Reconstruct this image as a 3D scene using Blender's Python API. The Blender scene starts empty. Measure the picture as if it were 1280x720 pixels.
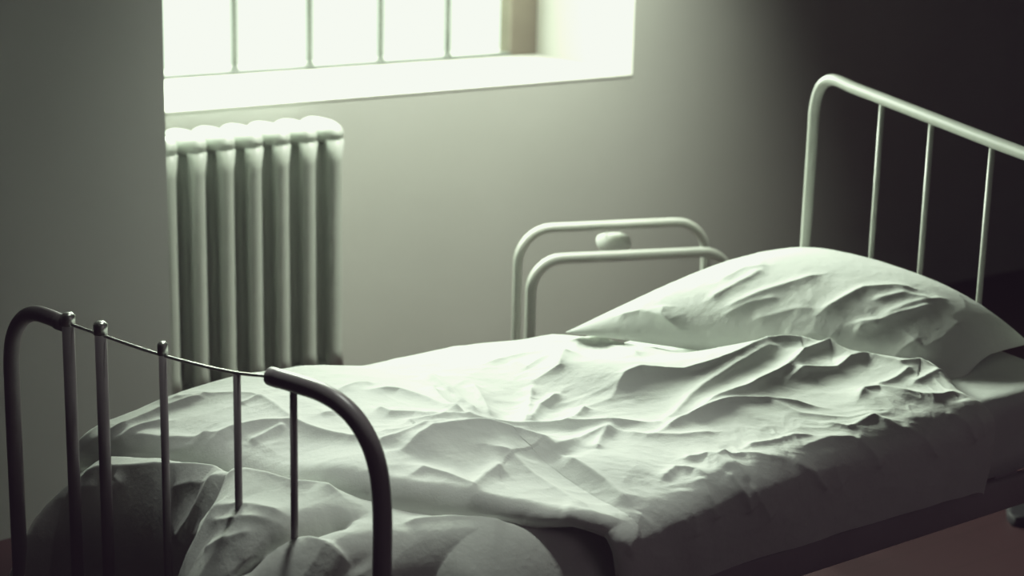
import bpy, bmesh, math
import numpy as np
from mathutils import Vector, Matrix

S = bpy.context.scene
COL = S.collection

# ------------------------------------------------------------------ materials
def new_mat(name):
    m = bpy.data.materials.new(name); m.use_nodes = True
    nt = m.node_tree; b = nt.nodes['Principled BSDF']
    return m, nt, b
def noise_node(nt, scale, detail=4, rough=.5, coord='Object'):
    tc = nt.nodes.new('ShaderNodeTexCoord'); n = nt.nodes.new('ShaderNodeTexNoise')
    n.inputs['Scale'].default_value = scale; n.inputs['Detail'].default_value = detail
    n.inputs['Roughness'].default_value = rough
    nt.links.new(tc.outputs[coord], n.inputs['Vector'])
    return n
def ramp(nt, src, c0, c1, p0=.3, p1=.7):
    r = nt.nodes.new('ShaderNodeValToRGB')
    r.color_ramp.elements[0].position = p0; r.color_ramp.elements[1].position = p1
    r.color_ramp.elements[0].color = (*c0, 1); r.color_ramp.elements[1].color = (*c1, 1)
    nt.links.new(src, r.inputs['Fac']); return r
def bump(nt, b, src, strength, dist):
    k = nt.nodes.new('ShaderNodeBump'); k.inputs['Strength'].default_value = strength
    k.inputs['Distance'].default_value = dist
    nt.links.new(src, k.inputs['Height']); nt.links.new(k.outputs['Normal'], b.inputs['Normal'])
def surface(name, c0, c1, scale, rough, bs=.2, bd=.002, detail=5, metallic=0, spec=.5):
    m, nt, b = new_mat(name)
    n = noise_node(nt, scale, detail); r = ramp(nt, n.outputs['Fac'], c0, c1)
    nt.links.new(r.outputs['Color'], b.inputs['Base Color'])
    b.inputs['Roughness'].default_value = rough; b.inputs['Metallic'].default_value = metallic
    b.inputs['Specular IOR Level'].default_value = spec
    n2 = noise_node(nt, scale*9, 3); bump(nt, b, n2.outputs['Fac'], bs, bd)
    return m
def fabric(name, c0, c1, sheen=.15, trans=0.0):
    m, nt, b = new_mat(name)
    n = noise_node(nt, 5, 4); r = ramp(nt, n.outputs['Fac'], c0, c1)
    nt.links.new(r.outputs['Color'], b.inputs['Base Color'])
    b.inputs['Roughness'].default_value = .85; b.inputs['Specular IOR Level'].default_value = .2
    b.inputs['Sheen Weight'].default_value = sheen
    n2 = noise_node(nt, 38, 6, .62)
    n3 = noise_node(nt, 700, 2)
    ad = nt.nodes.new('ShaderNodeMath'); ad.operation = 'MULTIPLY_ADD'; ad.inputs[1].default_value = .06
    nt.links.new(n3.outputs['Fac'], ad.inputs[0]); nt.links.new(n2.outputs['Fac'], ad.inputs[2])
    bump(nt, b, ad.outputs[0], .35, .006)
    return m
M = {}
M['wall'] = surface('wall_plaster', (.40,.405,.375), (.43,.435,.405), 2.2, .9, .12, .003)
M['pier'] = surface('pier_plaster', (.42,.43,.415), (.45,.46,.445), 2.2, .9, .12, .003)
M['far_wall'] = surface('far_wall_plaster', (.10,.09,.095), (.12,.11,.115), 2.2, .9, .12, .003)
M['reveal'] = surface('reveal_plaster', (.44,.44,.405), (.47,.47,.435), 3, .8, .1, .002)
M['ceiling'] = surface('ceiling_plaster', (.16,.155,.15), (.18,.175,.17), 2, .95)
M['window_paint'] = surface('window_paint', (.10,.11,.10), (.14,.15,.14), 8, .6)
M['jamb_paint'] = surface('jamb_paint', (.13,.112,.09), (.17,.15,.12), 6, .8)
M['radiator'] = surface('radiator_enamel', (.40,.43,.39), (.45,.48,.44), 10, .42, .1, .001)
M['white_tube'] = surface('white_enamel', (.55,.575,.52), (.61,.635,.58), 14, .40, .08, .0005)
M['grey_tube'] = surface('grey_enamel', (.25,.225,.232), (.31,.28,.29), 18, .36, .1, .0005)
M['steel'] = surface('bare_steel', (.62,.64,.60), (.72,.74,.70), 30, .3, .1, .0005, metallic=.9)
M['tag'] = surface('tag_enamel', (.90,.92,.86), (.94,.95,.90), 12, .5)
M['duvet'] = fabric('white_cotton_duvet', (.80,.83,.79), (.86,.88,.84))
M['quilt'] = fabric('off_white_quilt', (.66,.69,.65), (.74,.76,.72))
M['pillow'] = fabric('white_cotton_pillow', (.80,.83,.79), (.85,.87,.83))
M['mattress'] = fabric('pale_sheet', (.72,.75,.72), (.78,.80,.77))
M['rail'] = surface('dark_rail_paint', (.36,.31,.33), (.42,.37,.39), 9, .5)
M['rubber'] = surface('black_rubber', (.012,.011,.014), (.02,.018,.022), 20, .6)
# red brown floor boards
m, nt, b = new_mat('red_brown_floor')
tc = nt.nodes.new('ShaderNodeTexCoord'); br = nt.nodes.new('ShaderNodeTexBrick')
br.inputs['Color1'].default_value = (.040,.013,.016,1); br.inputs['Color2'].default_value = (.044,.015,.018,1)
br.inputs['Mortar'].default_value = (.036,.012,.014,1); br.inputs['Scale'].default_value = 1.0
br.inputs['Mortar Size'].default_value = .004; br.inputs['Brick Width'].default_value = 1.6; br.inputs['Row Height'].default_value = .12
nt.links.new(tc.outputs['Object'], br.inputs['Vector']); nt.links.new(br.outputs['Color'], b.inputs['Base Color'])
b.inputs['Roughness'].default_value = .55
M['floor'] = m
# frosted glass panes, overcast daylight behind
m, nt, b = new_mat('frosted_glass')
for n in list(nt.nodes):
    if n.type == 'BSDF_PRINCIPLED': nt.nodes.remove(n)
out = nt.nodes['Material Output']; tr = nt.nodes.new('ShaderNodeBsdfTransparent'); gl = nt.nodes.new('ShaderNodeBsdfGlossy')
mx = nt.nodes.new('ShaderNodeMixShader'); mx.inputs[0].default_value = .04; gl.inputs['Roughness'].default_value = .25
tr.inputs['Color'].default_value = (.97,1,.96,1)
nt.links.new(tr.outputs[0], mx.inputs[1]); nt.links.new(gl.outputs[0], mx.inputs[2]); nt.links.new(mx.outputs[0], out.inputs[0])
M['glass'] = m

# ------------------------------------------------------------------ mesh helpers
def mesh_obj(name, bm, mat, parent=None, smooth=True):
    me = bpy.data.meshes.new(name); bmesh.ops.recalc_face_normals(bm, faces=bm.faces); bm.to_mesh(me); bm.free()
    for p in me.polygons: p.use_smooth = smooth
    me.materials.append(mat)
    o = bpy.data.objects.new(name, me); COL.objects.link(o)
    if parent: o.parent = parent
    return o
def empty(name, loc=(0,0,0)):
    o = bpy.data.objects.new(name, None); COL.objects.link(o); o.location = loc; o.empty_display_size = .1
    return o
def tag(o, label=None, cat=None, group=None, kind=None):
    if label: o['label'] = label
    if cat: o['category'] = cat
    if group: o['group'] = group
    if kind: o['kind'] = kind
    return o
def box(bm, lo, hi, bev=0, seg=2):
    r = bmesh.ops.create_cube(bm, size=1)['verts']
    for v in r:
        v.co = Vector([(lo[i]+hi[i])/2 + v.co[i]*(hi[i]-lo[i]) for i in range(3)])
    if bev:
        es = list({e for v in r for e in v.link_edges})
        bmesh.ops.bevel(bm, geom=es, offset=bev, segments=seg, profile=.5, affect='EDGES')
def prism(bm, pts, z0, z1):
    a = [bm.verts.new((x,y,z0)) for x,y in pts]; c = [bm.verts.new((x,y,z1)) for x,y in pts]
    n = len(pts)
    bm.faces.new(a[::-1]); bm.faces.new(c)
    for i in range(n): bm.faces.new((a[i],a[(i+1)%n],c[(i+1)%n],c[i]))
def tube(bm, pts, rad, seg=16, cap=True):
    pts = [Vector(p) for p in pts]; n = len(pts)
    rads = rad if isinstance(rad, (list,tuple)) else [rad]*n
    ref = None; rings = []
    for i,p in enumerate(pts):
        t = (pts[min(i+1,n-1)]-pts[max(i-1,0)]).normalized()
        if ref is None:
            ref = Vector((0,0,1)) if abs(t.z) < .9 else Vector((1,0,0))
        ref = (ref - t*ref.dot(t)).normalized(); bi = t.cross(ref)
        rings.append([bm.verts.new(p + (ref*math.cos(2*math.pi*k/seg)+bi*math.sin(2*math.pi*k/seg))*rads[i]) for k in range(seg)])
    for a,c in zip(rings, rings[1:]):
        for k in range(seg): bm.faces.new((a[k],a[(k+1)%seg],c[(k+1)%seg],c[k]))
    if cap: bm.faces.new(rings[0][::-1]); bm.faces.new(rings[-1])
def spline(ctrl, sub=8):
    P = [np.array(c, float) for c in ctrl]; P = [2*P[0]-P[1]] + P + [2*P[-1]-P[-2]]
    out = []
    for i in range(1, len(P)-2):
        p0,p1,p2,p3 = P[i-1:i+3]
        for k in range(sub):
            t = k/sub
            out.append(.5*((2*p1)+(-p0+p2)*t+(2*p0-5*p1+4*p2-p3)*t*t+(-p0+3*p1-3*p2+p3)*t**3))
    out.append(P[-2]); return [tuple(o) for o in out]

# ------------------------------------------------------------------ cloth helpers
def grid_obj(name, P, mat, parent=None):
    ni, nj = P.shape[:2]
    idx = np.arange(ni*nj).reshape(ni, nj)
    q = np.stack([idx[:-1,:-1], idx[1:,:-1], idx[1:,1:], idx[:-1,1:]], -1).reshape(-1,4)
    me = bpy.data.meshes.new(name); me.from_pydata(P.reshape(-1,3).tolist(), [], q.tolist()); me.update()
    bm = bmesh.new(); bm.from_mesh(me)
    bpy.data.meshes.remove(me)
    return mesh_obj(name, bm, mat, parent)
ROOM = np.array([-.57,-.72,-.40])      # pointing from the window towards the room side, downhill
def normals(P, sgn):
    a = np.gradient(P, axis=0); b = np.gradient(P, axis=1); n = np.cross(a, b)
    n /= np.linalg.norm(n, axis=-1, keepdims=True)+1e-12
    i = P.shape[0]//2; j = P.shape[1]//2
    if n[i,j,2] < 0: n = -n
    return n
def ridges3(P, table):
    """sum of crisp asymmetric fold crests drawn as 3-D polylines lying on the cloth"""
    H = np.zeros(P.shape[:2])
    for pts, a, wf, wn in table:
        p = np.array(pts); lo = p.min(0)-.16; hi = p.max(0)+.16
        m_ = ((P > lo)&(P < hi)).all(-1)
        if not m_.any(): continue
        Q = P[m_]; best = np.full(len(Q), 9.); side = np.zeros(len(Q)); tt = np.zeros(len(Q))
        L = np.r_[0, np.cumsum(np.linalg.norm(p[1:]-p[:-1], axis=1))]
        for i in range(len(p)-1):
            d = p[i+1]-p[i]; l2 = max(d@d, 1e-9)
            t = np.clip(((Q-p[i])@d)/l2, 0, 1); q = Q-(p[i]+t[:,None]*d); D = np.linalg.norm(q, axis=1)
            m = D < best; best = np.where(m, D, best)
            side = np.where(m, (q@ROOM)/(D+1e-6), side); tt = np.where(m, (L[i]+t*(L[i+1]-L[i]))/L[-1], tt)
        s = .5+.5*np.tanh(side*2.5); w = wf*(1-s)+wn*s
        taper = np.clip(np.minimum(tt, 1-tt)/.16, 0, 1); taper = .25+.75*(taper*taper*(3-2*taper))
        dd = np.sqrt(best**2+.0014**2)-.0014
        H[m_] += a*taper*(.80*np.exp(-(dd/w)**1.2) + .26*np.exp(-dd/(.0035+.12*w)))
    return H
CAMD = np.array([-.62, .79])
def ridges(X, W, table, sgn=1):
    """sum of crisp asymmetric fold crests; X, W = surface coordinates, W grows towards the room side"""
    H = np.zeros_like(X)
    for pts, a, wf, wn in table:
        p = np.array(pts); best = np.full(X.shape, 9.); side = np.zeros_like(X); tt = np.zeros_like(X)
        L = np.r_[0, np.cumsum(np.hypot(*(p[1:]-p[:-1]).T))]
        for i in range(len(p)-1):
            d = p[i+1]-p[i]; l2 = max(d@d, 1e-9)
            t = np.clip(((X-p[i,0])*d[0]+(W-p[i,1])*d[1])/l2, 0, 1)
            qx = X-(p[i,0]+t*d[0]); qw = W-(p[i,1]+t*d[1]); D = np.hypot(qx, qw)
            m = D < best; best = np.where(m, D, best)
            side = np.where(m, (qx*CAMD[0]-qw*CAMD[1])/(D+1e-6), side)
            tt = np.where(m, (L[i]+t*(L[i+1]-L[i]))/L[-1], tt)
        s = .5+.5*np.tanh(side*2.5)
        w = wf*(1-s)+wn*s
        taper = np.clip(np.minimum(tt, 1-tt)/.16, 0, 1); taper = .25+.75*(taper*taper*(3-2*taper))
        dd = np.sqrt(best**2+.0016**2)-.0016
        H += a*taper*np.exp(-(dd/w)**1.1)
    return H
def vnoise(X, Y, seed):
    """smooth value noise on arrays"""
    xi = np.floor(X).astype(int); yi = np.floor(Y).astype(int); fx = X-xi; fy = Y-yi
    fx = fx*fx*(3-2*fx); fy = fy*fy*(3-2*fy)
    def h(a,b):
        n = (a*374761393 + b*668265263 + seed*1442695041) & 0xffffffff
        n = ((n ^ (n>>13))*1274126177) & 0xffffffff
        return ((n ^ (n>>16)) & 0xffff)/65535.
    return (h(xi,yi)*(1-fx)*(1-fy)+h(xi+1,yi)*fx*(1-fy)+h(xi,yi+1)*(1-fx)*fy+h(xi+1,yi+1)*fx*fy)
def crumple(X, W, seed, base=7., octv=4, ang=.5, stretch=.45):
    """ridged, slightly directional noise like creased cotton"""
    c, s = math.cos(ang), math.sin(ang); out = 0*X; amp = 1.; f = base; tot = 0
    wx = (vnoise(X*5, W*5, seed+50)-.5)*.12; wy = (vnoise(X*5+9, W*5, seed+51)-.5)*.12
    A = (X+wx)*c+(W+wy)*s; B = -(X+wx)*s+(W+wy)*c
    for k in range(octv):
        n = vnoise(A*f*stretch, B*f, seed+k); out += amp*(1-abs(2*n-1))**1.6; tot += amp
        amp *= .5; f *= 2.03
    return out/tot - .35
def interp(x, tab):
    t = np.array(tab); return np.interp(x, t[:,0], t[:,1])
DUVET_RIDGES = [
 ([(1.530,2.332,0.650),(1.551,2.312,0.651),(1.576,2.299,0.648),(1.587,2.246,0.649),(1.580,2.172,0.651),(1.577,2.114,0.649)],0.010,0.050,0.022),
 ([(1.655,2.327,0.636),(1.607,2.226,0.647),(1.578,2.147,0.650),(1.577,2.114,0.649)],0.009,0.020,0.012),
 ([(1.712,2.418,0.624),(1.679,2.319,0.635),(1.654,2.228,0.641),(1.646,2.165,0.642)],0.010,0.030,0.014),
 ([(1.734,2.314,0.635),(1.690,2.223,0.640),(1.655,2.155,0.641)],0.008,0.020,0.012),
 ([(1.481,2.231,0.655),(1.482,2.183,0.656),(1.510,2.157,0.655),(1.518,2.117,0.654),(1.527,2.104,0.653)],0.009,0.025,0.014),
 ([(1.461,2.122,0.655),(1.481,2.134,0.655),(1.499,2.099,0.653),(1.533,2.107,0.653),(1.577,2.114,0.649),(1.619,2.099,0.643),(1.652,2.089,0.639),(1.683,2.071,0.638),(1.708,2.051,0.638),(1.731,2.033,0.638),(1.754,2.015,0.638),(1.776,1.995,0.639),(1.804,1.980,0.641),(1.833,1.962,0.642)],0.012,0.022,0.020),
 ([(1.833,1.962,0.642),(1.882,1.975,0.645),(1.954,2.013,0.649),(2.023,2.041,0.650),(2.113,2.074,0.652),(2.172,2.091,0.653),(2.232,2.112,0.654),(2.271,2.114,0.654)],0.008,0.030,0.018),
 ([(2.136,2.519,0.591),(1.955,2.342,0.636),(1.864,2.241,0.647),(1.813,2.246,0.643)],0.012,0.030,0.018),
 ([(1.802,2.238,0.643),(1.738,2.165,0.640),(1.670,2.089,0.638)],0.009,0.020,0.014),
 ([(1.814,2.175,0.644),(1.753,2.155,0.640),(1.681,2.091,0.639)],0.009,0.020,0.012),
 ([(1.804,2.096,0.643),(1.746,2.066,0.639),(1.712,2.043,0.638)],0.008,0.020,0.012),
 ([(1.865,2.375,0.635),(1.851,2.312,0.641),(1.927,2.339,0.640)],0.004,0.030,0.014),
 ([(1.844,2.089,0.645),(1.906,2.124,0.650),(1.944,2.127,0.653),(1.971,2.104,0.654),(2.002,2.084,0.653),(2.065,2.091,0.653),(2.157,2.109,0.654),(2.255,2.137,0.654),(2.320,2.122,0.655),(2.343,2.074,0.654)],0.017,0.070,0.030),
 ([(1.871,1.932,0.643),(1.929,1.950,0.646),(1.992,1.970,0.647),(2.046,1.985,0.647),(2.097,2.003,0.648),(2.184,2.021,0.650),(2.271,2.066,0.653),(2.343,2.074,0.654),(2.340,2.028,0.653),(2.332,1.995,0.653)],0.014,0.018,0.026),
 ([(1.798,1.924,0.639),(1.860,1.940,0.643),(1.898,1.937,0.645),(1.940,1.935,0.645),(1.995,1.935,0.645),(2.039,1.927,0.643),(2.071,1.904,0.641),(2.109,1.864,0.639)],0.010,0.014,0.020),
 ([(2.152,1.990,0.647),(2.198,1.998,0.648),(2.255,1.975,0.649),(2.312,1.995,0.652),(2.345,1.985,0.653),(2.357,1.922,0.653),(2.396,1.912,0.653),(2.395,1.856,0.649)],0.013,0.020,0.030),
 ([(2.242,1.879,0.644),(2.305,1.886,0.649),(2.362,1.899,0.653)],0.006,0.014,0.012),
 ([(2.310,1.854,0.648),(2.365,1.861,0.652),(2.400,1.869,0.650)],0.006,0.014,0.012),
 ([(2.166,1.849,0.640),(2.210,1.874,0.642),(2.238,1.864,0.643),(2.249,1.821,0.642),(2.275,1.780,0.644),(2.321,1.780,0.648),(2.336,1.760,0.648)],0.009,0.020,0.016),
 ([(1.391,2.026,0.651),(1.461,2.046,0.651),(1.500,2.038,0.649),(1.538,2.033,0.646),(1.568,2.021,0.640),(1.596,2.008,0.636),(1.614,1.970,0.631),(1.609,1.929,0.627)],0.020,0.040,0.050),
 ([(1.503,1.985,0.644),(1.532,1.955,0.637),(1.529,1.904,0.632),(1.530,1.869,0.629),(1.530,1.833,0.626),(1.529,1.795,0.625),(1.527,1.756,0.623)],0.007,0.030,0.030),
 ([(1.609,1.929,0.627),(1.614,1.886,0.623),(1.612,1.823,0.619),(1.599,1.754,0.613)],0.010,0.030,0.020),
 ([(1.351,1.952,0.652),(1.386,1.960,0.651),(1.401,1.924,0.650),(1.413,1.879,0.648),(1.454,1.907,0.645),(1.489,1.924,0.640),(1.490,1.892,0.638)],0.007,0.020,0.014),
 ([(1.606,1.945,0.628),(1.665,1.967,0.632),(1.709,1.983,0.636),(1.750,1.985,0.638),(1.760,1.965,0.638)],0.007,0.020,0.014),
 ([(1.756,1.985,0.638),(1.715,1.960,0.635),(1.674,1.922,0.631)],0.006,0.012,0.012),
 ([(1.760,1.965,0.638),(1.780,1.927,0.638),(1.818,1.897,0.640),(1.848,1.884,0.641),(1.878,1.871,0.642)],0.005,0.020,0.016),
 ([(1.677,1.783,0.627),(1.722,1.800,0.632),(1.738,1.775,0.634),(1.735,1.741,0.625)],0.007,0.020,0.012),
 ([(1.753,1.823,0.635),(1.791,1.803,0.637),(1.781,1.746,0.632)],0.007,0.020,0.012),
 ([(1.812,1.803,0.638),(1.794,1.752,0.635),(1.791,1.730,0.617)],0.005,0.012,0.010),
 ([(1.787,1.793,0.637),(1.836,1.775,0.639),(1.859,1.751,0.637),(1.890,1.738,0.631)],0.006,0.020,0.012),
 ([(1.850,1.798,0.640),(1.900,1.788,0.642),(1.949,1.785,0.641),(1.990,1.768,0.639)],0.005,0.014,0.010),
 ([(1.931,1.752,0.639),(2.005,1.758,0.638),(2.051,1.747,0.633)],0.005,0.014,0.012),
 ([(2.039,1.821,0.638),(2.061,1.775,0.637),(2.132,1.785,0.637),(2.148,1.744,0.632)],0.006,0.016,0.012),
 ([(2.039,1.927,0.643),(2.046,1.861,0.640),(2.075,1.836,0.638),(2.100,1.808,0.637),(2.134,1.795,0.638),(2.168,1.783,0.638)],0.004,0.020,0.020),
 ([(1.160,2.600,0.546),(1.186,2.554,0.575),(1.208,2.534,0.590),(1.240,2.537,0.597),(1.272,2.539,0.604),(1.302,2.529,0.611),(1.333,2.519,0.618),(1.353,2.524,0.622)],0.010,0.020,0.014),
 ([(1.179,2.537,0.566),(1.193,2.504,0.584),(1.220,2.491,0.597),(1.257,2.466,0.609)],0.009,0.018,0.012),
 ([(1.200,2.494,0.590),(1.212,2.423,0.601),(1.226,2.380,0.608),(1.239,2.342,0.615),(1.266,2.309,0.625)],0.007,0.020,0.014),
 ([(1.222,2.314,0.600),(1.241,2.309,0.617),(1.277,2.312,0.628),(1.318,2.289,0.637),(1.352,2.248,0.645),(1.359,2.193,0.646),(1.374,2.127,0.649),(1.399,2.081,0.652)],0.011,0.030,0.022),
 ([(1.310,2.600,0.604),(1.324,2.565,0.611),(1.340,2.529,0.619),(1.373,2.484,0.629),(1.392,2.413,0.639)],0.007,0.050,0.022),
 ([(1.388,2.428,0.637),(1.373,2.342,0.642),(1.354,2.261,0.645)],0.007,0.020,0.014),
 ([(1.347,2.410,0.633),(1.384,2.410,0.638)],0.004,0.014,0.010),
 ([(1.273,2.251,0.630),(1.313,2.253,0.638),(1.338,2.248,0.642)],0.005,0.014,0.010),
 ([(1.204,2.390,0.591),(1.228,2.334,0.610),(1.257,2.329,0.621)],0.005,0.014,0.012),
 ([(1.411,2.119,0.654),(1.432,2.086,0.654),(1.477,2.069,0.652),(1.512,2.066,0.651)],0.006,0.014,0.014),
 ([(1.447,2.334,0.650),(1.488,2.349,0.649),(1.531,2.370,0.647),(1.583,2.377,0.642)],0.005,0.020,0.014),
 ([(1.397,2.253,0.652),(1.433,2.241,0.655),(1.444,2.208,0.655)],0.004,0.018,0.012),
 ([(2.165,2.547,0.592),(2.181,2.511,0.589),(2.192,2.473,0.588),(2.185,2.375,0.602),(2.181,2.284,0.618)],0.007,0.020,0.018),
 ([(2.117,2.549,0.593),(2.148,2.527,0.591),(2.181,2.504,0.589),(2.156,2.385,0.601),(2.129,2.332,0.608)],0.006,0.020,0.016),
 ([(1.817,2.403,0.629),(1.882,2.395,0.634),(1.935,2.395,0.632),(2.071,2.494,0.593)],0.004,0.030,0.020),
 ([(1.889,1.737,0.630),(1.921,1.727,0.615),(1.956,1.725,0.581)],0.006,0.014,0.010),
 ([(2.044,1.749,0.634),(2.060,1.731,0.618),(2.077,1.725,0.589)],0.005,0.014,0.010),
 ([(2.150,1.746,0.633),(2.179,1.729,0.615),(2.212,1.725,0.583)],0.005,0.014,0.010),
 ([(2.252,1.744,0.636),(2.277,1.729,0.622),(2.298,1.725,0.593)],0.005,0.014,0.010),
 ([(1.769,1.749,0.633),(1.777,1.729,0.613),(1.795,1.725,0.580)],0.006,0.014,0.010),
 ([(1.726,1.758,0.632),(1.718,1.733,0.616),(1.719,1.725,0.584)],0.006,0.014,0.012),
 ([(1.502,2.061,0.651),(1.563,2.064,0.646),(1.611,2.046,0.639),(1.632,2.015,0.636)],0.006,0.012,0.014),
 ([(1.617,2.056,0.640),(1.638,2.033,0.637),(1.660,2.008,0.634),(1.672,1.967,0.633)],0.004,0.012,0.012),
 ([(1.386,2.081,0.651),(1.419,2.069,0.653),(1.476,2.066,0.652)],0.006,0.014,0.016),
 ([(1.605,1.746,0.611),(1.575,1.730,0.594),(1.548,1.725,0.574)],0.006,0.020,0.020),
 ([(1.687,1.754,0.627),(1.677,1.728,0.602),(1.679,1.725,0.567)],0.005,0.020,0.020),
 ([(1.791,1.730,0.617),(1.811,1.725,0.595),(1.838,1.725,0.557)],0.005,0.020,0.020),
 ([(1.974,1.744,0.634),(1.972,1.727,0.611),(1.993,1.725,0.576)],0.004,0.020,0.020),
 ([(2.311,1.758,0.647),(2.308,1.731,0.628),(2.318,1.725,0.597)],0.004,0.020,0.020),
 ([(1.482,1.775,0.630),(1.508,1.751,0.612),(1.537,1.730,0.589)],0.006,0.030,0.020),
]
DUVET_BUMPS = [
 ((1.702,2.165,0.640),-0.018,0.10),
 ((1.506,2.069,0.651),0.006,0.06),
 ((1.881,2.000,0.646),-0.006,0.05),
 ((2.131,1.940,0.644),-0.004,0.05),
 ((1.325,2.372,0.632),0.004,0.08),
 ((1.538,1.993,0.641),0.012,0.06),
 ((1.962,1.902,0.644),0.010,0.05),
 ((1.311,2.051,0.644),0.012,0.05),
 ((1.648,1.866,0.626),0.010,0.05),
 ((2.211,1.823,0.640),0.008,0.05),
 ((1.903,2.203,0.650),0.012,0.06),
]
QUILT_RIDGES = [
 ([(1.119,2.514,0.530),(1.135,2.459,0.557),(1.145,2.413,0.570),(1.154,2.372,0.582),(1.167,2.331,0.594),(1.177,2.296,0.601),(1.189,2.261,0.608),(1.202,2.226,0.615),(1.198,2.180,0.620)],0.012,0.020,0.030),
 ([(1.198,2.180,0.620),(1.183,2.191,0.611),(1.162,2.198,0.578),(1.148,2.220,0.538),(1.137,2.235,0.505)],0.008,0.020,0.014),
 ([(1.184,2.190,0.612),(1.203,2.151,0.625),(1.212,2.104,0.631),(1.222,2.044,0.635),(1.255,2.025,0.637),(1.256,1.964,0.639)],0.012,0.020,0.030),
 ([(1.159,2.276,0.578),(1.173,2.241,0.594),(1.179,2.200,0.605)],0.005,0.020,0.014),
 ([(1.126,2.101,0.602),(1.141,2.045,0.623),(1.147,1.993,0.632),(1.164,1.955,0.635)],0.008,0.018,0.018),
 ([(1.145,2.192,0.537),(1.114,2.051,0.605),(1.118,2.008,0.621),(1.130,1.984,0.626),(1.151,1.947,0.630)],0.006,0.016,0.014),
 ([(1.079,2.032,0.579),(1.095,1.988,0.607),(1.119,1.967,0.619)],0.005,0.014,0.012),
 ([(1.067,1.958,0.572),(1.095,1.946,0.598),(1.114,1.936,0.608),(1.133,1.928,0.617),(1.157,1.915,0.624),(1.166,1.885,0.619),(1.177,1.861,0.613),(1.195,1.832,0.591)],0.016,0.030,0.050),
 ([(1.137,2.410,0.559),(1.136,2.393,0.556),(1.128,2.411,0.543)],0.005,0.010,0.010),
 ([(1.281,1.865,0.627),(1.328,1.858,0.625),(1.359,1.845,0.623),(1.391,1.834,0.621),(1.424,1.806,0.614)],0.008,0.020,0.040),
 ([(1.090,2.566,0.485),(1.109,2.522,0.510),(1.125,2.440,0.540)],0.004,0.020,0.014),
 ([(1.244,1.916,0.633),(1.202,1.920,0.634),(1.162,1.926,0.629),(1.127,1.935,0.616),(1.093,1.941,0.594),(1.068,1.950,0.570)],-0.030,0.020,0.020),
 ([(1.162,1.926,0.629),(1.175,1.897,0.626),(1.187,1.856,0.612),(1.194,1.830,0.587)],-0.008,0.020,0.020),
]
PILLOW_RIDGES = [
 ([(2.394,2.151,0.692),(2.439,2.140,0.714),(2.492,2.130,0.732),(2.532,2.096,0.738),(2.559,2.056,0.736)],0.007,0.012,0.020),
 ([(2.412,2.089,0.686),(2.447,2.049,0.696),(2.500,2.023,0.713),(2.547,2.007,0.721)],0.005,0.010,0.012),
 ([(2.407,2.065,0.674),(2.420,2.067,0.685),(2.442,2.044,0.692)],0.004,0.010,0.010),
 ([(2.315,2.356,0.686),(2.359,2.346,0.704),(2.412,2.338,0.722),(2.449,2.345,0.732)],0.005,0.020,0.014),
 ([(2.316,2.313,0.680),(2.347,2.295,0.694),(2.380,2.281,0.708),(2.411,2.263,0.718),(2.446,2.246,0.729),(2.495,2.230,0.741)],0.006,0.014,0.020),
 ([(2.301,2.305,0.667),(2.352,2.275,0.693),(2.391,2.241,0.707)],0.003,0.012,0.010),
 ([(2.413,1.986,0.640),(2.435,1.982,0.662),(2.465,1.973,0.678)],0.005,0.020,0.020),
 ([(2.245,2.375,0.644),(2.249,2.407,0.656),(2.269,2.424,0.669)],0.004,0.020,0.020),
 ([(2.473,2.093,0.720),(2.527,2.067,0.731),(2.552,2.020,0.726)],0.004,0.010,0.010),
 ([(2.334,2.174,0.647),(2.370,2.131,0.666),(2.383,2.084,0.660)],0.003,0.030,0.020),
 ([(2.202,2.494,0.640),(2.236,2.453,0.654),(2.244,2.407,0.653),(2.249,2.353,0.638)],0.006,0.020,0.014),
 ([(2.375,2.384,0.710),(2.435,2.380,0.727),(2.470,2.350,0.736)],0.004,0.030,0.020),
 ([(2.454,2.054,0.702),(2.518,2.035,0.722),(2.546,2.022,0.725),(2.586,2.011,0.726)],0.004,0.014,0.012),
 ([(2.326,2.249,0.670),(2.354,2.222,0.682),(2.381,2.199,0.695),(2.403,2.164,0.700)],0.003,0.020,0.014),
 ([(2.449,1.955,0.659),(2.500,1.947,0.682),(2.553,1.956,0.701)],0.004,0.030,0.020),
]
PILLOW_T = .092
DUVET_GAIN = 1.12
SKY = 1.0
CURVES = ([(0,.007),(.3,.30),(.65,.64),(1,.92)], [(0,.0045),(.3,.31),(.65,.67),(1,.955)], [(0,.0075),(.3,.295),(.65,.63),(1,.88)])
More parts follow.
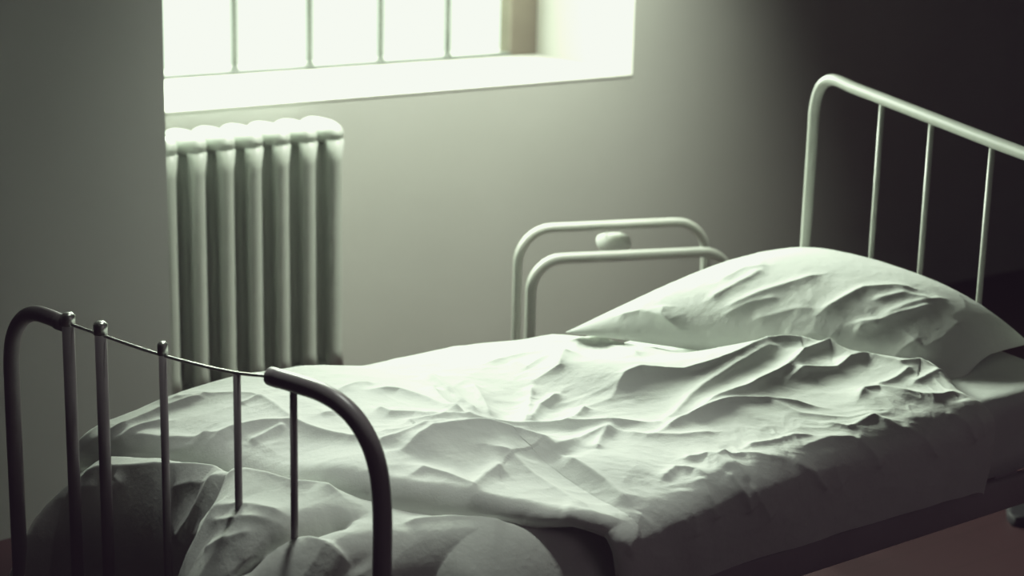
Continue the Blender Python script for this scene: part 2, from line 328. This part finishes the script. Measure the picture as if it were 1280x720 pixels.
def LIGHTS():
    # brighter sky high up, softer towards the horizon
    nt = w.node_tree; tc = nt.nodes.new('ShaderNodeTexCoord'); sp = nt.nodes.new('ShaderNodeSeparateXYZ')
    mr = nt.nodes.new('ShaderNodeMapRange'); mr.interpolation_type = 'SMOOTHSTEP'
    mr.inputs['From Min'].default_value = .10; mr.inputs['From Max'].default_value = .34
    mr.inputs['To Min'].default_value = 1.3; mr.inputs['To Max'].default_value = 9.
    nt.links.new(tc.outputs['Generated'], sp.inputs[0]); nt.links.new(sp.outputs['Z'], mr.inputs['Value']); nt.links.new(mr.outputs[0], bg.inputs['Strength'])
    # daylight entering through the upper part of the window
    area('window_daylight', (2.45,4.82,1.85), (1.95,2.2,.6), 1.5, .55, 80, (.98,1.0,.95), math.radians(120))
    # added fill spot, no real fixture, washes the wall under the sill
    spot('fill_spot', (2.95,3.2,2.6), (2.84,4.0,1.08), 450, (.97,1.0,.88), 82, 1.0, .16)
    spot('fill_spot', (1.70,2.45,2.6), (1.38,1.95,.6), 72, (.97,1.0,.95), 40, 1.0, .12)  # extra fill added from above to brighten the bedding at the foot
    # weak pink fill added at the far side of the room, no source there
    area('room_fill', (2.5,-1.4,2.0), (2.2,2.0,.6), 2.0, 1.4, 2.6, (1.0,.72,.90))
PILLOW_GAIN = 1.1
QUILT_GAIN = 1.2
# ------------------------------------------------------------------ the room
YW = 4.0            # window wall, room side face
YG = 4.55           # plane of the glass
ZS = .851           # sill
def wallbox(name, boxes, mat):
    bm = bmesh.new()
    for lo,hi in boxes: box(bm, lo, hi)
    o = mesh_obj(name, bm, mat, smooth=False); tag(o, kind='structure'); return o
WX0, WX1, ZT = 1.30, 3.572, 2.25
wallbox('floor', [((-2.6,-1.6,-.1),(6.6,4.9,0))], M['floor'])
wallbox('ceiling', [((-2.6,-1.6,2.85),(6.6,4.9,2.95))], M['ceiling'])
wallbox('wall_window', [((-2.6,YW,0),(6.6,4.75,ZS-.006)), ((-2.6,YW,ZS-.006),(WX0,4.75,2.85)),
                      ((WX0,YW,ZT),(3.572,4.75,2.85))], M['wall'])
ww = bpy.data.objects['wall_window']; bm = bmesh.new(); bm.from_mesh(ww.data)
prism(bm, [(3.572,YW),(6.6,YW),(6.6,4.75),(3.676,4.75)], ZS-.006, 2.85)
bmesh.ops.recalc_face_normals(bm, faces=bm.faces); bm.to_mesh(ww.data); bm.free()
bm = bmesh.new(); prism(bm, [(3.571,YW-.001),(3.573,YW-.001),(3.667,4.70),(3.655,4.70)], ZS-.03, ZT)
tag(mesh_obj('trim_reveal', bm, M['reveal'], smooth=False), kind='structure')
bm = bmesh.new(); prism(bm, [(WX0,YW-.002),(3.572,YW-.002),(3.662,4.72),(WX0,4.72)], ZS-.006, ZS)
tag(mesh_obj('trim_sill', bm, M['reveal'], smooth=False), kind='structure')
wallbox('wall_left', [((-2.6,3.60,0),(1.834,YW,2.85))], M['pier'])
wallbox('wall_side_left', [((-2.7,-1.6,0),(-2.6,4.9,2.85))], M['far_wall'])
wallbox('wall_right', [((6.6,-1.6,0),(6.7,4.9,2.85))], M['far_wall'])
wallbox('wall_back', [((-2.7,-1.7,0),(6.7,-1.6,2.85))], M['far_wall'])

# window: frame, vertical glazing bars, panes
win = empty('window_1', (2.5,YG,ZS)); tag(win, kind='structure')
def wpart(name, bm, mat):
    bm.transform(Matrix.Translation(-win.location)); return mesh_obj(name, bm, mat, win, smooth=False)
bm = bmesh.new(); box(bm, (WX0,YG-.012,ZS),(3.535,YG+.03,ZS+.010),.002); wpart('bottom_rail', bm, M['window_paint'])
bm = bmesh.new(); box(bm, (WX0,YG-.02,ZT-.05),(3.66,YG+.03,ZT),.002); wpart('top_rail', bm, M['window_paint'])
bm = bmesh.new(); box(bm, (3.533,YG-.012,ZS),(3.66,YG+.05,ZT),.004); wpart('jamb', bm, M['jamb_paint'])
bars = [3.29-.25*k for k in range(8)]
for xb in bars:
    bm = bmesh.new()
    tube(bm, [(xb,YG-.002,ZS+.004),(xb,YG-.002,ZS+.012),(xb,YG-.002,ZS+.026),(xb,YG-.002,ZT-.05)], [.019,.014,.0085,.0085], 10)
    wpart('glazing_bar', bm, M['window_paint'])
bm = bmesh.new(); box(bm, (WX0,YG-.006,1.62),(3.535,YG+.01,1.632)); wpart('cross_bar', bm, M['window_paint'])
edges = [WX0]+bars[::-1]+[3.535]
for a,c in zip(edges, edges[1:]):
    bm = bmesh.new(); box(bm, (a,YG+.010,ZS+.008),(c,YG+.014,ZT-.05)); wpart('pane', bm, M['glass'])

# ------------------------------------------------------------------ radiator
rad = empty('radiator', (2.2,3.885,.12))
tag(rad, 'white cast iron column radiator standing under the window beside the grey pier', 'radiator')
def rpart(name, bm, mat):
    bm.transform(Matrix.Translation(-rad.location)); return mesh_obj(name, bm, mat, rad)
pitch = .0775; zt, zb = .822, .13
xs = [2.412-pitch*k for k in range(7)]
for k,x in enumerate(xs):
    bm = bmesh.new()
    yf, yb = 3.815, 3.945
    # each section: front, middle and back column joined by rounded heads at top and bottom
    prof = []
    for yy in (yf, (yf+yb)/2, yb):
        tube(bm, [(x,yy,zb+.04),(x,yy,zb+.10),(x,yy,zt-.10),(x,yy,zt-.045)], [.024,.0185,.0185,.024], 14)
    box(bm, (x-.005,yf+.02,zb+.04),(x+.006,yb,zt-.05), .003)
    for zc, dz in ((zt-.030,1),(zb+.030,-1)):
        # rounded head: swept capsule along y, wider in z
        ring=[]
        n=22
        for j in range(n+1):
            u = j/n; yy = yf-.022+(yb-yf+.044)*u
            rr = math.sqrt(max(0,1-abs(2*u-1)**3.2))
            ring.append((yy, max(rr,.02)))
        prev=None; seg=16
        for yy,rr in ring:
            cur=[bm.verts.new((x+math.cos(2*math.pi*q/seg)*.034*rr, yy, zc+math.sin(2*math.pi*q/seg)*.030*rr)) for q in range(seg)]
            if prev:
                for q in range(seg): bm.faces.new((prev[q],prev[(q+1)%seg],cur[(q+1)%seg],cur[q]))
            else: bm.faces.new(cur[::-1])
            prev=cur
        bm.faces.new(prev)
    rpart('section', bm, M['radiator'])
for zc in (zt-.034, zb+.034):
    bm = bmesh.new(); tube(bm, [(xs[-1],3.88,zc),(xs[0]+.02,3.88,zc)], .019, 14); rpart('hub_pipe', bm, M['radiator'])
for x in (xs[0]-.0, xs[-1]):
    bm = bmesh.new(); tube(bm, [(x,3.83,0.001),(x,3.83,.03),(x,3.83,.14)], [.024,.014,.018], 12); rpart('foot', bm, M['radiator'])
    bm = bmesh.new(); tube(bm, [(x,3.94,0.001),(x,3.94,.03),(x,3.94,.14)], [.024,.014,.018], 12); rpart('foot', bm, M['radiator'])
bm = bmesh.new(); tube(bm, [(xs[0]+.01,3.88,zb+.034),(xs[0]+.05,3.88,zb+.034)], .013, 12)
rpart('end_plug', bm, M['radiator'])

# ------------------------------------------------------------------ the bed in front
bed = empty('iron_bed', (2.0,2.15,0))
tag(bed, 'iron bed in the foreground with white barred head end and dark grey barred foot end', 'bed')
def bpart(name, bm, mat, parent=bed, smooth=True):
    bm.transform(Matrix.Translation(-bed.location)); return mesh_obj(name, bm, mat, parent, smooth)
# head end frame: s runs from the window side post towards the room
HA = np.array([2.84,2.60]); HD = np.array([-.21,-1.]); HD /= np.linalg.norm(HD)
def hp(s, z): return (HA[0]+HD[0]*s, HA[1]+HD[1]*s, z)
bm = bmesh.new()
ctrl = [(0,.0),(0.001,.4),(.003,.9),(.004,.983),(.018,1.026),(.045,1.046),(.078,1.050),(.14,1.042),(.231,1.033),(.388,1.017),(.565,.999),(.66,.990),(.78,.978),(.815,.966),(.84,.925),(.843,.85),(.843,.4),(.843,0)]
tube(bm, spline([hp(*c) for c in ctrl], 6), .0118, 18)
bpart('head_rail', bm, M['white_tube'])
for s,zt_ in ((.231,1.03),(.388,1.014),(.565,.996),(.725,.980)):
    bm = bmesh.new(); tube(bm, [hp(s,.46),hp(s,zt_)], .0056, 12); bpart('head_spindle', bm, M['white_tube'])
bm = bmesh.new(); tube(bm, [hp(0,.46),hp(.843,.46)], .010, 12); bpart('lower_head_rail', bm, M['white_tube'])
# foot end frame
FA = np.array([1.18,1.758]); FB = np.array([1.04,2.575]); FD = (FB-FA)/np.linalg.norm(FB-FA)
def fp(s, z): return (FA[0]+FD[0]*s, FA[1]+FD[1]*s, z)
bm = bmesh.new()
tube(bm, spline([fp(*c) for c in [(0,0),(0,.4),(-.001,.62),(-.001,.70),(.005,.750),(.020,.785),(.045,.811),(.075,.826),(.11,.833),(.15,.834),(.205,.833)]], 6), .0125, 18)
bpart('foot_post', bm, M['grey_tube'])
bm = bmesh.new()
tube(bm, spline([fp(*c) for c in [(.832,0),(.832,.4),(.831,.66),(.828,.735),(.815,.772),(.79,.798),(.76,.811),(.725,.813),(.685,.811)]], 6), .0122, 18)
bpart('foot_post', bm, M['grey_tube'])
for s,z,d in ((.205,.833,-1),(.685,.811,1)):
    bm = bmesh.new(); tube(bm, [fp(s-.006*d,z),fp(s+.012*d,z),fp(s+.013*d,z)], [.0127,.0127,.0118], 16)
    bpart('end_cap', bm, M['grey_tube'])
bm = bmesh.new(); tube(bm, spline([fp(.69,.813),fp(.59,.812),fp(.443,.812),(fp(.30,.820)),fp(.20,.834)],6), .0023, 10)
bpart('top_wire', bm, M['steel'])
for s,zt_,r,cap in ((.672,.826,.0092,1),(.59,.829,.0088,1),(.443,.829,.0058,1),(.281,.820,.0052,0),(.166,.832,.0050,0)):
    bm = bmesh.new(); tube(bm, [fp(s,.30),fp(s,zt_)], r, 14)
    sp = bpart('foot_spindle', bm, M['grey_tube'])
    if cap:
        bm = bmesh.new(); tube(bm, [fp(s,zt_-.016),fp(s,zt_-.001),fp(s,zt_+.003)], [r+.0018,r+.0018,r*.7], 14)
        bpart('spindle_cap', bm, M['steel'], sp)
bm = bmesh.new(); tube(bm, [fp(0,.30),fp(.832,.30)], .010, 12); bpart('lower_foot_rail', bm, M['grey_tube'])
# side rails and slatted base
for y0,y1 in ((1.742,1.766),(2.575,2.60)):
    bm = bmesh.new(); box(bm, (1.19 if y0<2 else 1.22, y0,.435),(2.68 if y0<2 else 2.83, y1,.488), .004); bpart('side_rail', bm, M['rail'])
for k in range(12):
    x = 1.28+k*.115
    bm = bmesh.new(); box(bm, (x,1.760,.478),(x+.06,2.58,.492), .003); bpart('slat', bm, M['rail'])

# mattress
def sm(a, b, x):
    t = np.clip((x-a)/(b-a),0,1); return t*t*(3-2*t)
MX0, MX1, MY0, MY1 = 1.31, 2.640, 1.757, 2.575
NX, NY = 90, 64
ux = np.linspace(0,1,NX); 
gx = MX0+(MX1-MX0)*(.5-.5*np.cos(np.pi*ux)); 
E_ = np.zeros((NX,NY,3)); rr_ = .030
for i,x in enumerate(gx):
    ztop_ = .525+.035*sm(1.46,1.62,x)+.068*sm(2.10,2.34,x)
    endr = np.sqrt(max(0.,1-max(0.,1-min(x-MX0,MX1-x)/rr_)**2))
    for j in range(NY):
        if j < 3: y, zz = MY0, .494+(ztop_-rr_-.494)*j/3
        elif j >= NY-3: y, zz = MY1, .494+(min(ztop_,.56)-rr_-.494)*(NY-1-j)/3
        else:
            t_ = (j-3)/(NY-7); y = MY0+(MY1-MY0)*(.5-.5*math.cos(math.pi*t_))
            zc_ = ztop_-max(0,ztop_-.56)*.75*float(sm(2.25,2.5,y))
            d_ = min(y-MY0, MY1-y); zz = zc_-rr_+rr_*math.sqrt(max(0.,1-max(0.,1-d_/rr_)**2))
        E_[i,j] = (MX0+(x-MX0)*(1+(.03+.19*(y-MY0))/(MX1-MX0)), y, .494+(zz-.494)*endr)
me_ = grid_obj('mattress', E_, M['mattress'])
bm = bmesh.new(); bm.from_mesh(me_.data)
bmesh.ops.holes_fill(bm, edges=[e for e in bm.edges if e.is_boundary])
bmesh.ops.recalc_face_normals(bm, faces=bm.faces)
bm.to_mesh(me_.data); bm.free()
tag(me_, 'mattress under a pale fitted sheet, bare corner showing beside the pillow', 'mattress')

# ------------------------------------------------------------------ duvet
NI, NJ = 640, 460
foot_x = [(1.735,1.545),(1.765,1.50),(1.80,1.46),(1.86,1.38),(1.94,1.31),(1.99,1.28),(2.05,1.25),(2.10,1.235),(2.18,1.215),(2.28,1.205),(2.42,1.175),(2.60,1.145),(2.66,1.14)]
head_x = [(1.735,2.39),(1.80,2.41),(1.86,2.455),(1.93,2.50),(1.99,2.47),(2.06,2.42),(2.18,2.39),(2.31,2.30),(2.45,2.28),(2.60,2.22),(2.66,2.20)]
near_z = [(1.2,.672),(1.33,.665),(1.50,.640),(1.62,.612),(1.72,.628),(1.80,.636),(1.95,.642),(2.12,.636),(2.27,.640),(2.40,.652)]
far_z = [(1.14,.525),(1.243,.582),(1.39,.612),(1.50,.622),(1.62,.618),(1.75,.597),(1.97,.600),(2.16,.606),(2.3,.60)]
mid_z = [(1.14,.588),(1.22,.605),(1.32,.634),(1.45,.655),(1.58,.656),(1.70,.640),(1.80,.640),(2.0,.655),(2.2,.655),(2.45,.655)]
wtop0 = 1.765; Ltop = 2.60-wtop0
# arc-length style coordinate W: [1.765..2.60] flat top, below 1.765 rounding and near side drop, above 2.60 far side drop
wv = np.concatenate([np.linspace(1.60,1.765,90,endpoint=False), np.linspace(1.765,2.60,330,endpoint=False), np.linspace(2.60,2.72,40)])
NJ = len(wv)
uu = np.linspace(0,1,NI)
yv = np.clip(wv, 1.735, 2.66)
xf = interp(yv, foot_x); xh = interp(yv, head_x)
# the side hem runs on a little further along the rail
low = np.clip((1.765-wv)/.16,0,1); xf = xf + .016*np.clip((yv-1.78)/.12,0,1) - .02*(1-np.clip((yv-1.78)/.12,0,1)) + .03*low; xh = xh + .012*np.sin(low*3)
X = xf[None,:] + (xh-xf)[None,:]*uu[:,None]; W = np.repeat(wv[None,:], NI, 0)
Zn = interp(X, near_z); Zf = interp(X, far_z); Zm = interp(X, mid_z)
t = np.clip((W-1.765)/.835, 0, 1)
def quad(t, a, m, c):           # smooth blend near -> middle -> far
    s1 = np.clip(t/.5,0,1); s1 = s1*s1*(3-2*s1); s2 = np.clip((t-.55)/.45,0,1); s2 = s2**1.5
    return (a+(m-a)*s1)*(1-s2)+c*s2
Zt = quad(t, Zn, Zm, Zf) - .040*sm(1.92,2.16,X)*sm(2.12,2.34,W)*(1-.6*sm(2.45,2.6,W))
# near side rounding and drop
R0 = .040
a = np.clip((1.765-W)/(R0*math.pi/2), 0, 1)*math.pi/2; drop = np.clip(1.765-W-R0*math.pi/2, 0, None)
Ybase = np.where(W<1.765, 1.765-R0*np.sin(a), np.minimum(W,2.60))
sc = (Zn-R0-.497)/(.165-R0*math.pi/2)
Zbase = np.where(W<1.765, Zn-R0*(1-np.cos(a))-drop*sc, Zt)
Ny = np.where(W<1.765, -np.sin(a), 0.); Nz = np.where(W<1.765, np.cos(a), 1.)
af = np.clip((W-2.60)/.05,0,1)*math.pi/2; df = np.clip(W-2.65,0,None)
Ybase = np.where(W>2.60, 2.60+.03*np.sin(af), Ybase); Zbase = np.where(W>2.60, Zt-.03*(1-np.cos(af))-df*1.1, Zbase)
Ny = np.where(W>2.60, np.sin(af), Ny); Nz = np.where(W>2.60, np.cos(af), Nz)
side = np.clip((1.765-W)/.05,0,1)
# rounded puffy hems at foot and head ends
# (the foot hem rolls under itself, the head hem just thins out)
de = uu[:,None]*(xh-xf)[None,:]; dh = (1-uu)[:,None]*(xh-xf)[None,:]
rh = .035
rx, rz = .036, interp(W, [(1.6,.014),(1.765,.020),(1.85,.036),(1.95,.036),(2.05,.026),(2.2,.026),(2.35,.017),(2.6,.015)])*(.85+.3*vnoise(W*14,W*0,8))
th = np.radians(-75+165*np.clip(de/.075,0,1))
roll = de < .075
X = np.where(roll, xf[None,:]+rx-rx*np.cos(th), X-.075+rx) + .016*(vnoise(W*11,W*0+3,9)-.5)*np.exp(-de/.12)
hem_drop = np.where(roll, rz*(1-np.sin(th)), 0)
ef = np.where(roll, np.clip(np.sin(th),0,1)**.6, 1.)
eh = np.sqrt(np.clip(1-np.clip(1-dh/rh,0,1)**2,0,1))
thick = hem_drop + .030*(1-eh)
P0 = np.stack([X, Ybase, Zbase - thick*np.where(roll, 1, 1-.55*side)], -1)
N0 = normals(P0, 1)
D = ridges3(P0, DUVET_RIDGES)
for p,amp,sg in DUVET_BUMPS: D += amp*np.exp(-((P0-np.array(p))**2).sum(-1)/(2*sg*sg))
edgez = np.exp(-((W-1.80)/.05)**2)*np.clip((X-1.6)/.2,0,1)
D += .0035*crumple(X, W, 3, 6.5, 2, .5, .5) + .0016*crumple(X, W, 17, 20, 3, -.6, .5) + .006*edgez*crumple(X, W, 29, 16, 3, .9, .6)
D = D*(1-.2*side) + side*(.012*(vnoise(X*9+2+W*3,W*2,5)-.5)+.004*(vnoise(X*24+W*10,W*4,6)-.5) + .010*np.sin(np.clip((1.765-W)/.165,0,1)*math.pi))
P1 = P0 + N0*(DUVET_GAIN*D*np.minimum(ef,eh))[...,None]
dv = grid_obj('duvet', P1, M['duvet'])
tag(dv, 'rumpled white cotton duvet spread over the mattress and hanging down the side', 'duvet')

# ------------------------------------------------------------------ quilt at the foot
n = 420
p = np.linspace(0,1,n); q = np.linspace(0,1,n)
pp = p + .055*np.sin(2*math.pi*p)*-1; qq = 1-(1-q)**1.35
PP, QQ = np.meshgrid(pp, qq, indexing='ij')
SS0 = np.linspace(0,1,n)
tin = -.42
out_e = [(-.12,.00),(-.02,-.008),(.02,-.014),(.05,.05),(.11,.13),(.25,.155),(.33,.11),(.40,.0),(.45,-.018),(.70,-.020),(.79,-.016),(.83,.03),(.90,.05),(.95,.04)]
s_out0, s_out1 = -.004, .90
# near bound swings out past the post further inwards
s0 = -.115+.135*sm(.66,.97,QQ); s1 = .90
Sg = s0+(s1-s0)*PP
Tg = tin + (interp(Sg, out_e)-tin)*QQ
NRM = np.array([-FD[1],FD[0]])                        # points out of the foot end
Xq = FA[0]+FD[0]*Sg+NRM[0]*Tg; Yq = FA[1]+FD[1]*Sg+NRM[1]*Tg
Zc = interp(Sg, [(-.12,.600),(-.03,.612),(.05,.622),(.2,.640),(.35,.630),(.46,.615),(.6,.598),(.72,.570),(.82,.522),(.90,.46)])
dN = (Sg-s0); dF = (s1-Sg); dO = (1-QQ)*(interp(Sg,out_e)-tin)
def rnd(d, r): return np.sqrt(np.clip(1-np.clip(1-d/r,0,1)**2.1,0,1))
rO = interp(Sg, [(0,.20),(.3,.20),(.42,.09),(.9,.08)])
fall = 1-rnd(dN,.14)*rnd(dF,.16)*rnd(dO,rO)
P0 = np.stack([Xq, Yq, Zc-.30*fall], -1)
N0 = normals(P0, 1)
hem = [([(x+.012,y) for y,x in foot_x[2:]], -.020, .03, .016)]
D = QUILT_GAIN*ridges3(P0, QUILT_RIDGES) + ridges(Xq, Yq, hem)*(1-fall) + .008*(vnoise(Xq*9,Yq*9,4)-.5) + .005*crumple(Xq,Yq,8,8,4,.9,.5)*(1-.6*np.clip(fall*2,0,1))
P = P0 + N0*(D*np.clip(1.6-1.5*fall,0,1))[...,None]
grid_obj_q = grid_obj('quilt', P, M['quilt'])
tag(grid_obj_q, 'puffy white quilt bunched over the foot of the bed, bulging through the bars', 'quilt')

# ------------------------------------------------------------------ pillow
A = np.array([2.13,2.55]); B = np.array([2.45,1.87]); Cc = np.array([2.69,1.90]); Dd = np.array([2.80,2.60])
n = 260
g = np.sin(np.linspace(-math.pi/2,math.pi/2,n))
U_, V_ = np.meshgrid(g, g, indexing='ij')              # U: foot side -1 .. head side +1 ; V: room side -1 .. window side +1
# pinch sides slightly inward between the corners
u2 = U_*(1-.05*(1-V_**2)); v2 = V_*(1-.05*(1-U_**2))
a_ = (u2+1)/2; b_ = (v2+1)/2
XY = (B[None,None]*((1-a_)*(1-b_))[...,None] + A*((1-a_)*b_)[...,None] + Cc*(a_*(1-b_))[...,None] + Dd*(a_*b_)[...,None])
prof = (np.clip(1-np.abs(U_)**2.6,0,1)*np.clip(1-np.abs(V_)**2.6,0,1))**.55
rise = .022*(a_**2)*np.exp(-((b_-.6)/.45)**2)
zb_ = .648 - .040*np.clip(1-a_/.55,0,1)**1.3
top = zb_ + rise + PILLOW_T*prof*(1+.25*(a_-.4)) 
Xp, Yp = XY[...,0], XY[...,1]
P0 = np.stack([Xp, Yp, top], -1)
N0 = normals(P0, 1)
Dp = PILLOW_GAIN*ridges3(P0, PILLOW_RIDGES) + .0014*crumple(Xp,Yp,37,16,3,.8,.6)
P1 = P0 + N0*(Dp*np.clip(prof*2,0,1))[...,None]
bot = zb_ + rise - .018*prof
bm = bmesh.new()
def addgrid(G):
    vs = [[bm.verts.new(G[i,j]) for j in range(n)] for i in range(n)]
    for i in range(n-1):
        for j in range(n-1): bm.faces.new((vs[i][j],vs[i+1][j],vs[i+1][j+1],vs[i][j+1]))
addgrid(P1); addgrid(np.stack([Xp,Yp,bot],-1))
bmesh.ops.remove_doubles(bm, verts=bm.verts, dist=.00002)
pil = mesh_obj('pillow', bm, M['pillow'])
tag(pil, 'plump white square pillow leaning at the head of the iron bed', 'pillow')

# ------------------------------------------------------------------ low tubular frame behind the bed
cot = empty('tubular_frame', (2.9,3.25,0))
tag(cot, 'low white tubular metal frame with two arched ends standing behind the bed', 'metal frame')
def cpart(name, bm, mat, parent=cot):
    bm.transform(Matrix.Translation(-cot.location)); return mesh_obj(name, bm, mat, parent)
def arch(p0, p1, z, r, rc, zsh):
    p0 = np.array(p0); p1 = np.array(p1); L = np.linalg.norm(p1-p0); d = (p1-p0)/L
    pts = [(0,0),(0,zsh-.1),(0,z-rc)]
    pts += [(rc*(1-math.cos(a)), z-rc+rc*math.sin(a)) for a in np.linspace(.15,math.pi/2,8)]
    pts += [(L-rc+rc*math.sin(a), z-rc+rc*math.cos(a)) for a in np.linspace(0,math.pi/2-.15,8)]
    pts += [(L,z-rc),(L,zsh-.1),(L,0)]
    bm = bmesh.new(); tube(bm, [(p0[0]+d[0]*s,p0[1]+d[1]*s,zz) for s,zz in pts], r, 16); return bm
B0, B1 = np.array([2.655,3.365]), np.array([3.125,3.195])
F0, F1 = np.array([2.578,3.215]), np.array([3.050,3.030])
cpart('rear_arch', arch(B0,B1,.60,.0112,.085,.3), M['white_tube'])
cpart('front_arch', arch(F0,F1,.563,.0125,.075,.3), M['white_tube'])
for a,c in ((B0,F0),(B1,F1)):
    for z in (.10,.28):
        bm = bmesh.new(); tube(bm, [(a[0],a[1],z),(c[0],c[1],z)], .009, 12); cpart('brace', bm, M['white_tube'])
mp = B0+(B1-B0)*.50; dd = (B1-B0)/np.linalg.norm(B1-B0)
bm = bmesh.new()
ring=[]
K=28
for off in (-.003,.003):
    row=[]
    for k in range(K):
        an = 2*math.pi*k/K; cx, cz = math.cos(an), math.sin(an)
        ex = math.copysign(abs(cx)**.55, cx)*.044; ez = math.copysign(abs(cz)**.7, cz)*.021
        tz = ez*.95; oy = off+ez*.70
        row.append(bm.verts.new((mp[0]+dd[0]*ex-dd[1]*oy, mp[1]+dd[1]*ex+dd[0]*oy, .556+tz)))
    ring.append(row)
bm.faces.new(ring[0]); bm.faces.new(ring[1][::-1])
for k in range(K): bm.faces.new((ring[0][k],ring[0][(k+1)%K],ring[1][(k+1)%K],ring[1][k]))
tg = cpart('name_plate', bm, M['tag']); tg['label'] = 'small white oval plate hanging under the rear arch'
for s in (-.02,.02):
    bm = bmesh.new(); tube(bm, [(mp[0]+dd[0]*s,mp[1]+dd[1]*s,.566),(mp[0]+dd[0]*s,mp[1]+dd[1]*s,.592)], .0012, 8); cpart('hook', bm, M['white_tube'], tg)

# dark slipper on the floor under the bed
sl = empty('slipper', (3.47,2.40,0)); tag(sl, 'dark slipper lying on the red brown floor below the head of the bed', 'slipper')
bm = bmesh.new()
K=20; rows=[]
for i in range(13):
    u = i/12; L = -.13+.26*u; wd = .045*(1-.25*math.cos(u*math.pi*2))*math.sqrt(max(.02,1-abs(2*u-1)**4))
    rows.append([bm.verts.new((L, wd*math.cos(2*math.pi*k/K), .012+.012*math.copysign(min(1,abs(math.sin(2*math.pi*k/K))*2), math.sin(2*math.pi*k/K)))) for k in range(K)])
for a,c in zip(rows,rows[1:]):
    for k in range(K): bm.faces.new((a[k],a[(k+1)%K],c[(k+1)%K],c[k]))
bm.faces.new(rows[0]); bm.faces.new(rows[-1][::-1])
so = mesh_obj('sole', bm, M['rubber'], sl)
bm = bmesh.new(); rows=[]
for i in range(9):
    u = i/8; L = -.01+.13*u; wd = .046*math.sqrt(max(.03,1-u**3)); hh = .055*(1-.55*u)
    rows.append([bm.verts.new((L, wd*math.cos(math.pi*k/14), .02+hh*math.sin(math.pi*k/14))) for k in range(15)])
for a,c in zip(rows,rows[1:]):
    for k in range(14): bm.faces.new((a[k],a[k+1],c[k+1],c[k]))
mesh_obj('upper', bm, M['rubber'], sl)
sl.rotation_euler = (0,0,.3)

# ------------------------------------------------------------------ light
w = bpy.data.worlds.new('overcast_sky'); S.world = w; w.use_nodes = True
bg = w.node_tree.nodes['Background']; bg.inputs['Color'].default_value = (.93,1.0,.90,1); bg.inputs['Strength'].default_value = SKY
def area(name, loc, target, sx, sy, power, color, spread=math.pi):
    l = bpy.data.lights.new(name, 'AREA'); l.shape = 'RECTANGLE'; l.size = sx; l.size_y = sy; l.energy = power; l.color = color
    l.spread = spread
    o = bpy.data.objects.new(name, l); COL.objects.link(o); o.location = loc
    o.rotation_euler = (Vector(target)-Vector(loc)).to_track_quat('-Z','Y').to_euler(); return o
pl = area('window_portal', (2.45,4.74,1.55), (2.45,0,1.55), 2.3, 1.42, 1, (1,1,1)); pl.data.cycles.is_portal = True
def spot(name, loc, target, power, color, size, blend, r):
    l = bpy.data.lights.new(name, 'SPOT'); l.energy = power; l.color = color; l.spot_size = math.radians(size); l.spot_blend = blend; l.shadow_soft_size = r
    o = bpy.data.objects.new(name, l); COL.objects.link(o); o.location = loc
    o.rotation_euler = (Vector(target)-Vector(loc)).to_track_quat('-Z','Y').to_euler(); return o
LIGHTS()

# ------------------------------------------------------------------ camera
cam = bpy.data.cameras.new('camera'); co = bpy.data.objects.new('camera', cam); COL.objects.link(co)
cam.sensor_width = 36; cam.lens = 2250*36/1280
Rv = Vector((0.79011437,-0.61256396,0.02201534)); Uv = Vector((0.13117367,0.20406023,0.97013035)); Fv = Vector((0.59875934,0.7636261,-0.24158318))
m = Matrix((Rv,Uv,-Fv)).transposed(); m = m.to_4x4(); m.translation = Vector((0,0,1.52)); co.matrix_world = m
cam.dof.use_dof = True; cam.dof.focus_distance = 2.75; cam.dof.aperture_fstop = 4.2
cam.clip_start = .05
S.camera = co
S.view_settings.view_transform = 'Standard'; S.view_settings.look = 'None'
S.view_settings.exposure = 0; S.view_settings.gamma = 1
# film-like response: soft shoulder, slightly lifted cool-violet blacks, greenish cream whites
S.view_settings.use_curve_mapping = True
cm = S.view_settings.curve_mapping
for ci, pts in enumerate(CURVES):
    c = cm.curves[ci]
    for k,(x,y) in enumerate(pts):
        if k < 2 and len(c.points) > k and k == 0: c.points[0].location = (x,y)
        elif k == len(pts)-1: c.points[len(c.points)-1].location = (x,y)
        else: c.points.new(x,y)
cm.extend = 'HORIZONTAL'; cm.update()
S.cycles.use_denoising = True
S.cycles.max_bounces = 8; S.cycles.diffuse_bounces = 5; S.cycles.sample_clamp_indirect = 4
S.cycles.caustics_refractive = False; S.cycles.caustics_reflective = False
